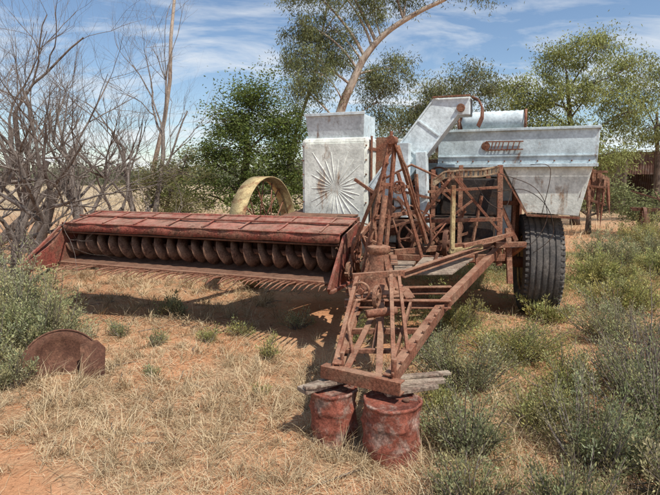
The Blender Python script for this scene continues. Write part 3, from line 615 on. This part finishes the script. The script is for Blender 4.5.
for (c,ra,cb_,rb) in (((0.93,5.62,1.06),0.195,(1.45,6.07,1.12),0.125),((1.02,6.27,1.40),0.25,(1.30,6.22,1.70),0.145)):
    c=V(c);cb_=V(cb_); dd=(cb_-c).normalized(); pp=dd.cross(nf).normalized()
    for q in (-1,1): mb.beam(c+pp*q*ra,cb_+pp*q*rb,0.03,0.008,up=pp)
mb.build('drive_belts','dark',har)
mb=MB()
mb.beam(V((1.27,5.33,0.97)),V((1.26,5.33,1.63)),0.06,0.04); mb.beam(V((1.24,5.33,0.95)),V((1.60,5.4,0.99)),0.05,0.05)
mb.build('yellow_post','cream',har,0.005)
mb=MB(); 
path=[V((1.12,5.62,1.66)),V((1.22,5.6,1.735)),V((1.4,5.58,1.75)),V((1.6,5.56,1.755)),V((1.78,5.54,1.79))]
for a,b in zip(path[:-1],path[1:]):
    for q in (-0.035,0.035): mb.beam(a+UZ*q,b+UZ*q,0.03,0.018)
for i in range(17):
    u=i/16*(len(path)-1); k=min(int(u),len(path)-2); p=path[k].lerp(path[k+1],u-k); mb.beam(p-UZ*0.035,p+UZ*0.035,0.03,0.015,up=e2)
mb.build('pressed_step_rail','beige',har,0.002)
mb=MB()
cx,cy=0.42,4.42
mb.lathe((cx,cy,0.72),UZ,[(0.0,0.0),(0.23,0.0),(0.235,0.03),(0.19,0.05),(0.145,0.12),(0.105,0.22),(0.085,0.34),(0.10,0.36),(0.10,0.40),(0.06,0.41),(0.0,0.41)],32)
for i in range(8):
    a=i*math.pi/4; mb.cyl(V((cx+0.20*math.cos(a),cy+0.20*math.sin(a),0.75)),V((cx+0.20*math.cos(a),cy+0.20*math.sin(a),0.785)),0.014,6)
mb.cyl(V((cx,cy,1.1)),V((cx+0.06,cy+0.1,1.55)),0.026,12)
for i in range(4): mb.plate([V((cx,cy,0.76))+Matrix.Rotation(i*math.pi/2+.4,3,'Z')@V(p) for p in((0.08,0,0.3),(0.21,0,0.0),(0.08,0,0.0))],0.012,Matrix.Rotation(i*math.pi/2+.4,3,'Z')@V((0,1,0)))
mb.build('swivel_cone','rust',har,0.003)
mb=MB()
top=V((0.56,4.75,2.04))
mb.beam(V((0.30,4.62,0.85)),top+V((-.02,0,0)),0.025,0.04); mb.beam(V((0.50,4.72,0.85)),top+V((0.03,0.05,-0.02)),0.025,0.04)
mb.beam(V((0.98,5.2,1.05)),top+V((0.05,0.03,-0.05)),0.03,0.04); mb.beam(V((0.88,4.9,0.95)),V((0.62,4.78,1.75)),0.022,0.03)
mb.beam(V((0.40,4.66,1.35)),V((0.80,4.95,1.38)),0.025,0.035); mb.beam(V((0.46,4.70,1.65)),V((0.74,4.9,1.62)),0.022,0.03)
mb.cyl(top-e2*0.05,top+e2*0.06,0.04,14); mb.cyl(V((0.55,4.74,1.98)),V((0.55,4.74,2.12)),0.016,8)
mb.beam(V((0.22,5.1,1.0)),V((0.52,4.76,1.85)),0.02,0.03)
mb.tube([top,V((0.70,4.8,1.8)),V((0.82,4.9,1.45)),V((0.95,5.0,1.2))],0.012,6)
mb.wheel(V((0.62,4.68,1.62)),nf,0.06,0.03,0.015,0.02,4,0.008)
for i in range(10): 
    u=i/9; p=V((0.32,4.6,0.9)).lerp(V((0.54,4.73,1.95)),u); mb.cyl(p-e2*0.02,p+e2*0.03,0.009,6)
mb.build('lift_mast','rust',har,0.002)
mb=MB()
F1=V((-0.02,3.22,0.45)); F2=V((0.37,2.98,0.45)); 
mb.chan(F1-V((0.04,-0.025,0)),F2+V((0.05,-0.03,0)),0.06,0.085,0.012,side=-1)
A0=V((0.38,3.02,0.47)); A1=V((0.95,4.15,0.66)); A2=V((1.98,5.95,0.88))
mb.chan(A0,A1,0.055,0.085,0.012,side=-1); mb.chan(A1,A2,0.055,0.09,0.012,side=-1)
B0=V((0.02,3.24,0.47)); B1=V((0.20,4.15,0.67)); B2=V((0.42,5.9,0.80))
mb.chan(B0,B1,0.05,0.085,0.012); mb.chan(B1,B2,0.06,0.10,0.012)
for (a,b) in (((0.12,4.15,0.69),(0.98,4.12,0.69)),((0.14,4.60,0.69),(1.1,4.62,0.70)),((0.20,4.12,0.705),(0.20,4.62,0.705)),((0.62,4.12,0.705),(0.62,4.62,0.705))):
    mb.chan(V(a),V(b),0.05,0.07,0.012)
mb.plate([V((0.16,4.18,0.735)),V((0.70,4.18,0.735)),V((0.70,4.60,0.735)),V((0.16,4.60,0.735))],-0.012,UZ)
mb.beam(V((0.30,3.06,0.47)),V((0.42,4.10,0.70)),0.045,0.03); mb.beam(V((0.10,3.2,0.47)),V((0.40,4.12,0.70)),0.045,0.012)
mb.beam(V((0.36,3.04,0.49)),V((0.66,4.12,0.70)),0.02,0.05); mb.beam(V((0.14,3.75,0.57)),V((0.73,3.72,0.58)),0.04,0.04)
mb.beam(V((0.10,3.45,0.52)),V((0.58,3.42,0.53)),0.035,0.03)
mb.beam(V((0.04,3.3,0.5)),V((0.22,4.1,0.92)),0.03,0.045); mb.beam(V((0.40,3.12,0.50)),V((0.50,4.2,0.95)),0.03,0.045); mb.beam(V((0.52,3.35,0.55)),V((0.56,4.15,0.92)),0.025,0.035)
mb.beam(V((0.18,4.08,0.92)),V((0.60,4.14,0.94)),0.04,0.05)
mb.tube([V((0.16,3.35,0.48)),V((0.13,3.6,0.66)),V((0.2,3.85,0.78)),V((0.34,4.0,0.76)),V((0.36,3.8,0.62)),V((0.3,3.5,0.5))],0.014,8)
mb.cyl(V((0.27,3.75,0.70)),V((0.50,3.78,0.72)),0.032,14); mb.wheel(V((0.36,3.9,0.80)),e1,0.085,0.03,0.015,0.03,5,0.01)
mb.wheel(V((0.24,3.95,0.83)),nf,0.075,0.025,0.014,0.025,4,0.009)
mb.cyl(F2+V((0.02,0.06,-0.02)),F2+V((0.02,0.06,0.16)),0.018,10); mb.cyl(F1+V((0.1,0.05,0.0)),F1+V((0.1,0.05,0.12)),0.014,8)
for i in range(9):
    u=i/8; p=A0.lerp(A1,u)+V((-0.0,-0.01,0.045)); mb.cyl(p,p+UZ*0.018,0.011,6)
mb.build('draw_frame','rust',har,0.003)
mb=MB()
mb.chan(V((0.62,4.5,0.86)),V((2.0,5.85,1.02)),0.045,0.06,0.01); mb.beam(V((1.98,5.6,0.55)),V((1.98,5.75,1.15)),0.06,0.04); mb.beam(V((1.8,5.6,0.98)),V((2.15,5.65,0.98)),0.05,0.06)
mb.beam(V((2.12,5.65,0.97)),V((2.25,6.5,0.7)),0.05,0.05); mb.beam(V((0.98,5.0,0.78)),V((1.05,5.0,0.98)),0.03,0.03); mb.beam(V((1.55,5.4,0.80)),V((1.55,5.45,1.0)),0.03,0.03)
mb.beam(V((1.35,5.2,1.02)),V((1.98,5.6,1.1)),0.03,0.04)
mb.chan(V((0.6,5.0,0.82)),V((0.8,6.9,0.84)),0.06,0.1,0.012); mb.chan(V((2.0,5.9,0.84)),V((2.9,8.7,0.86)),0.06,0.1,0.012); mb.chan(V((0.42,5.9,0.81)),V((1.2,9.0,0.86)),0.06,0.1,0.012)
mb.beam(V((0.75,5.6,0.80)),V((2.0,5.9,0.80)),0.06,0.08)
mb.build('chassis_rails','rust',har,0.003)
mb=MB(); mb.plate([V((0.72,4.75,0.80)),V((1.15,4.80,0.80)),V((1.5,5.35,0.86)),V((0.98,5.4,0.86))],0.02,UZ); mb.plate([V((0.55,5.0,0.77)),V((0.75,4.95,0.77)),V((0.95,5.6,0.8)),V((0.7,5.7,0.8))],0.02,UZ)
mb.build('operator_footboard','wood',har,0.003)
mb=MB()
def wire(pts,r=0.004):
    P=[V(p) for p in pts]; out=[]
    for i in range(len(P)-1):
        p0=P[max(i-1,0)];p1=P[i];p2=P[i+1];p3=P[min(i+2,len(P)-1)]
        for k in range(6):
            u=k/6; out.append(0.5*((2*p1)+(p2-p0)*u+(2*p0-5*p1+4*p2-p3)*u*u+(3*p1-p0-3*p2+p3)*u**3))
    out.append(P[-1]); mb.tube(out,r,5)
wire([(1.85,5.7,1.75),(2.2,5.6,1.6),(2.35,5.6,1.3),(2.2,5.6,1.0),(1.9,5.6,0.95)]); wire([(1.75,5.6,1.55),(2.05,5.5,1.58),(2.3,5.5,1.4),(2.38,5.5,1.1),(2.2,5.55,0.9)])
wire([(2.35,5.75,1.3),(2.4,5.7,1.8),(2.2,5.75,1.85)]); wire([(1.5,5.7,1.8),(1.7,5.6,1.45),(1.9,5.6,1.4),(2.0,5.7,1.7)])
mb.build('loose_wires','dark',har)
# ---------------------------------------------------------------- drums
def drum(x,y,r,h,tilt):
    root=empty('steel_drum'); z=float(hgt(x,y))-0.02; ax=V((math.sin(tilt),0.02,math.cos(tilt))).normalized(); mb=MB()
    prof=[(0,0),(r,0),(r+.006,0.006),(r+.006,0.016),(r,0.022)]
    for q in (0.2,0.33,0.5,0.66,0.85): prof+=[(r,h*q-0.015),(r+(.007 if q in(.33,.66) else 0),h*q),(r,h*q+0.015)]
    prof+=[(r,h-.022),(r+.006,h-.016),(r+.006,h),(r-.008,h),(r-.01,h-.015),(0,h-.015)]
    mb.lathe((x,y,z),ax,prof,48)
    for v in range(len(mb.v)):
        p=V(mb.v[v]); a=math.atan2(p.y-y,p.x-x); k=0.005*math.sin(3*a+p.z*22)+0.004*math.sin(7*a-p.z*31)+0.002*math.sin(13*a+p.z*47); d=V((math.cos(a),math.sin(a),0)); mb.v[v]=tuple(p+d*k)
    mb.build('drum_shell','drum',root)
    mb=MB(); mb.cyl(V((x,y,z))+ax*(h-.015)+V((r*.5,0,0)),V((x,y,z))+ax*(h-.001)+V((r*.5,0,0)),0.022,14); mb.build('bung_cap','rustdk',root)
drum(0.37,3.00,0.172,0.375,0.02); drum(0.03,3.20,0.145,0.355,-0.03)
mb=MB()
for (a,b,w,h) in (((-0.18,3.12,0.372),(0.16,3.38,0.375),0.10,0.03),((0.30,3.14,0.386),(0.74,3.30,0.384),0.12,0.03),((0.34,3.04,0.388),(0.68,3.16,0.390),0.06,0.026),((-0.16,3.10,0.40),(0.12,3.24,0.395),0.05,0.02),((0.42,3.24,0.41),(0.80,3.32,0.414),0.05,0.02)):
    mb.beam(V(a),V(b),w,h)
mb.build('timber_planks','wood',None,0.004)
# ---------------------------------------------------------------- half buried disc at left
root=empty('rusty_plough_disc'); cdk=V((-2.26,4.20,0.12)); ax=V((0.42,-0.86,0.42)).normalized()
mb=MB(); mb.lathe(cdk,ax,[(0.0,-0.11),(0.08,-0.10),(0.16,-0.075),(0.24,-0.03),(0.31,0.03)],44)
mb.build('dished_blade','rustdk',root,0,0.008)
mb=MB(); mb.lathe(cdk,ax,[(0.305,0.02),(0.318,0.02),(0.318,0.04),(0.305,0.04)],44,True); mb.plate([V((-2.10,4.18,0.0)),V((-1.93,4.25,0.0)),V((-1.93,4.30,0.26)),V((-2.00,4.30,0.33)),V((-2.12,4.25,0.30))],0.008,V((0.3,-0.9,0))); mb.build('worn_edge_and_flap','rustdk',root)
# ---------------------------------------------------------------- junk machinery at right
root=empty('old_disc_plough'); mb=MB()
def Q(x,y,z): return V((x*1.38+0.6,y*1.38,z))
mb.beam(Q(5.7,10.6,0.85),Q(7.6,9.9,0.75),0.10,0.10); mb.beam(Q(5.9,11.1,0.65),Q(7.5,10.7,0.7),0.08,0.08); mb.beam(Q(6.3,10.4,0.8),Q(6.5,11.1,1.3),0.04,0.04); mb.beam(Q(6.9,10.3,0.8),Q(5.8,10.8,1.35),0.04,0.04)
for i in range(7): c=Q(5.95+i*0.24,10.4-i*0.08,0.42); mb.lathe(c,V((0.8,-0.6,0)),[(0,0.08),(0.15,0.06),(0.34,0.0)],22); mb.cyl(c,c+V((0,0,0.4)),0.03,6)
mb.wheel(Q(5.8,10.3,0.5),V((1,-0.4,0)),0.42,0.08,0.02,0.06,8,0.015); mb.wheel(Q(7.6,10.1,0.55),V((1,-0.4,0)),0.5,0.1,0.02,0.06,8,0.015)
mb.beam(Q(7.0,10.2,0.8),Q(7.1,10.3,1.5),0.04,0.04); mb.tube([Q(6.4,10.5,0.9),Q(6.5,10.5,1.3),Q(6.7,10.5,1.4),Q(6.9,10.5,1.1)],0.025,6)
mb.build('frame_and_discs','rustdk',root,0.003)
root=empty('corrugated_iron_shed'); mb=MB()
def corr(p0,p1,z0,z1,n=60):
    p0=V(p0);p1=V(p1); nn=(p1-p0).cross(UZ).normalized(); vs=[]
    for i in range(n*4+1):
        u=i/(n*4); p=p0.lerp(p1,u)+nn*0.02*math.sin(i*math.pi/2); vs+=[V((p.x,p.y,z0)),V((p.x,p.y,z1))]
    mb.add(vs,[(2*i,2*i+2,2*i+3,2*i+1) for i in range(n*4)])
corr((14.6,26,0),(22,25.5,0),1.9,3.0); corr((14.6,26,0),(15.0,31,0),0,3.0,30); corr((17.5,26,0),(22,25.5,0),0,1.9,30); corr((15.0,31,0),(22.3,31,0),0,3.0)
mb.build('walls','shed',root)
mb=MB(); mb.plate([V((14.3,25.7,3.05)),V((22.3,25.2,3.05)),V((22.6,31.3,3.7)),V((14.7,31.3,3.7))],0.05,UZ); mb.build('roof','galv',root)
mb=MB()
for p in ((14.65,25.95),(16.1,25.9),(17.5,25.85)): mb.beam(V((p[0],p[1],0)),V((p[0],p[1],3.0)),0.12,0.12)
mb.build('posts','bark',root)
root=empty('wire_fence'); mb=MB()
for i in range(12): x=-14-i*3.2; mb.beam(V((x,26,0)),V((x+random.gauss(0,.03),26,1.15)),0.09,0.09)
for z in (0.4,0.75,1.05): mb.tube([V((-14,26,z)),V((-50,26,z))],0.008,4)
mb.build('posts_and_wires','bark_dead',root)
# ---------------------------------------------------------------- sky + sun
w=bpy.data.worlds.new('World'); scn.world=w; w.use_nodes=True; t=w.node_tree; t.nodes.clear()
SUN=V((0.38,-0.40,0)); SUN.normalize(); el=math.radians(57)
sd=V((SUN.x*math.cos(el),SUN.y*math.cos(el),math.sin(el)))
sky=t.nodes.new('ShaderNodeTexSky'); sky.sky_type='NISHITA'; sky.sun_disc=False; sky.sun_elevation=el; sky.sun_rotation=math.atan2(SUN.x,SUN.y)
sky.air_density=1.0; sky.dust_density=0.25; sky.ozone_density=2.5
tc=t.nodes.new('ShaderNodeTexCoord'); sp=t.nodes.new('ShaderNodeSeparateXYZ'); t.links.new(tc.outputs['Generated'],sp.inputs[0])
ad=t.nodes.new('ShaderNodeMath'); ad.operation='ADD'; ad.inputs[1].default_value=0.22; t.links.new(sp.outputs[2],ad.inputs[0])
cb=t.nodes.new('ShaderNodeCombineXYZ')
for i in (0,1):
    dv=t.nodes.new('ShaderNodeMath'); dv.operation='DIVIDE'; t.links.new(sp.outputs[i],dv.inputs[0]); t.links.new(ad.outputs[0],dv.inputs[1]); t.links.new(dv.outputs[0],cb.inputs[i])
mp=t.nodes.new('ShaderNodeMapping'); mp.inputs['Rotation'].default_value=(0,0,math.radians(28)); mp.inputs['Scale'].default_value=(0.8,1.5,1); t.links.new(cb.outputs[0],mp.inputs[0])
n1=noise(t,1.7,7,0.6,mp.outputs[0],0.5)
f=ramp(t,[(0.44,(0,0,0)),(0.56,(0.45,)*3),(0.68,(0.95,)*3)],n1)
c=mixc(t,f,sky.outputs[0],(6.9,7.1,7.3))
bg=t.nodes.new('ShaderNodeBackground'); bg.inputs[1].default_value=0.13; t.links.new(c,bg.inputs[0]); ow=t.nodes.new('ShaderNodeOutputWorld'); t.links.new(bg.outputs[0],ow.inputs[0])
sl=bpy.data.lights.new('sun','SUN'); sl.energy=5.0; sl.angle=math.radians(0.5); sl.color=(1,0.94,0.86); so=link(bpy.data.objects.new('sun',sl)); so.rotation_euler=(-sd).to_track_quat('-Z','Y').to_euler()
# ---------------------------------------------------------------- camera
cam=bpy.data.cameras.new('camera'); co=link(bpy.data.objects.new('camera',cam)); co.location=(0,0,1.7); co.rotation_euler=(math.radians(90-7.6),0,0)
cam.sensor_width=36; cam.lens=36*518/660; cam.clip_end=6000; cam.clip_start=0.05; scn.camera=co
scn.view_settings.view_transform='Standard'; scn.view_settings.look='None'; scn.view_settings.exposure=0
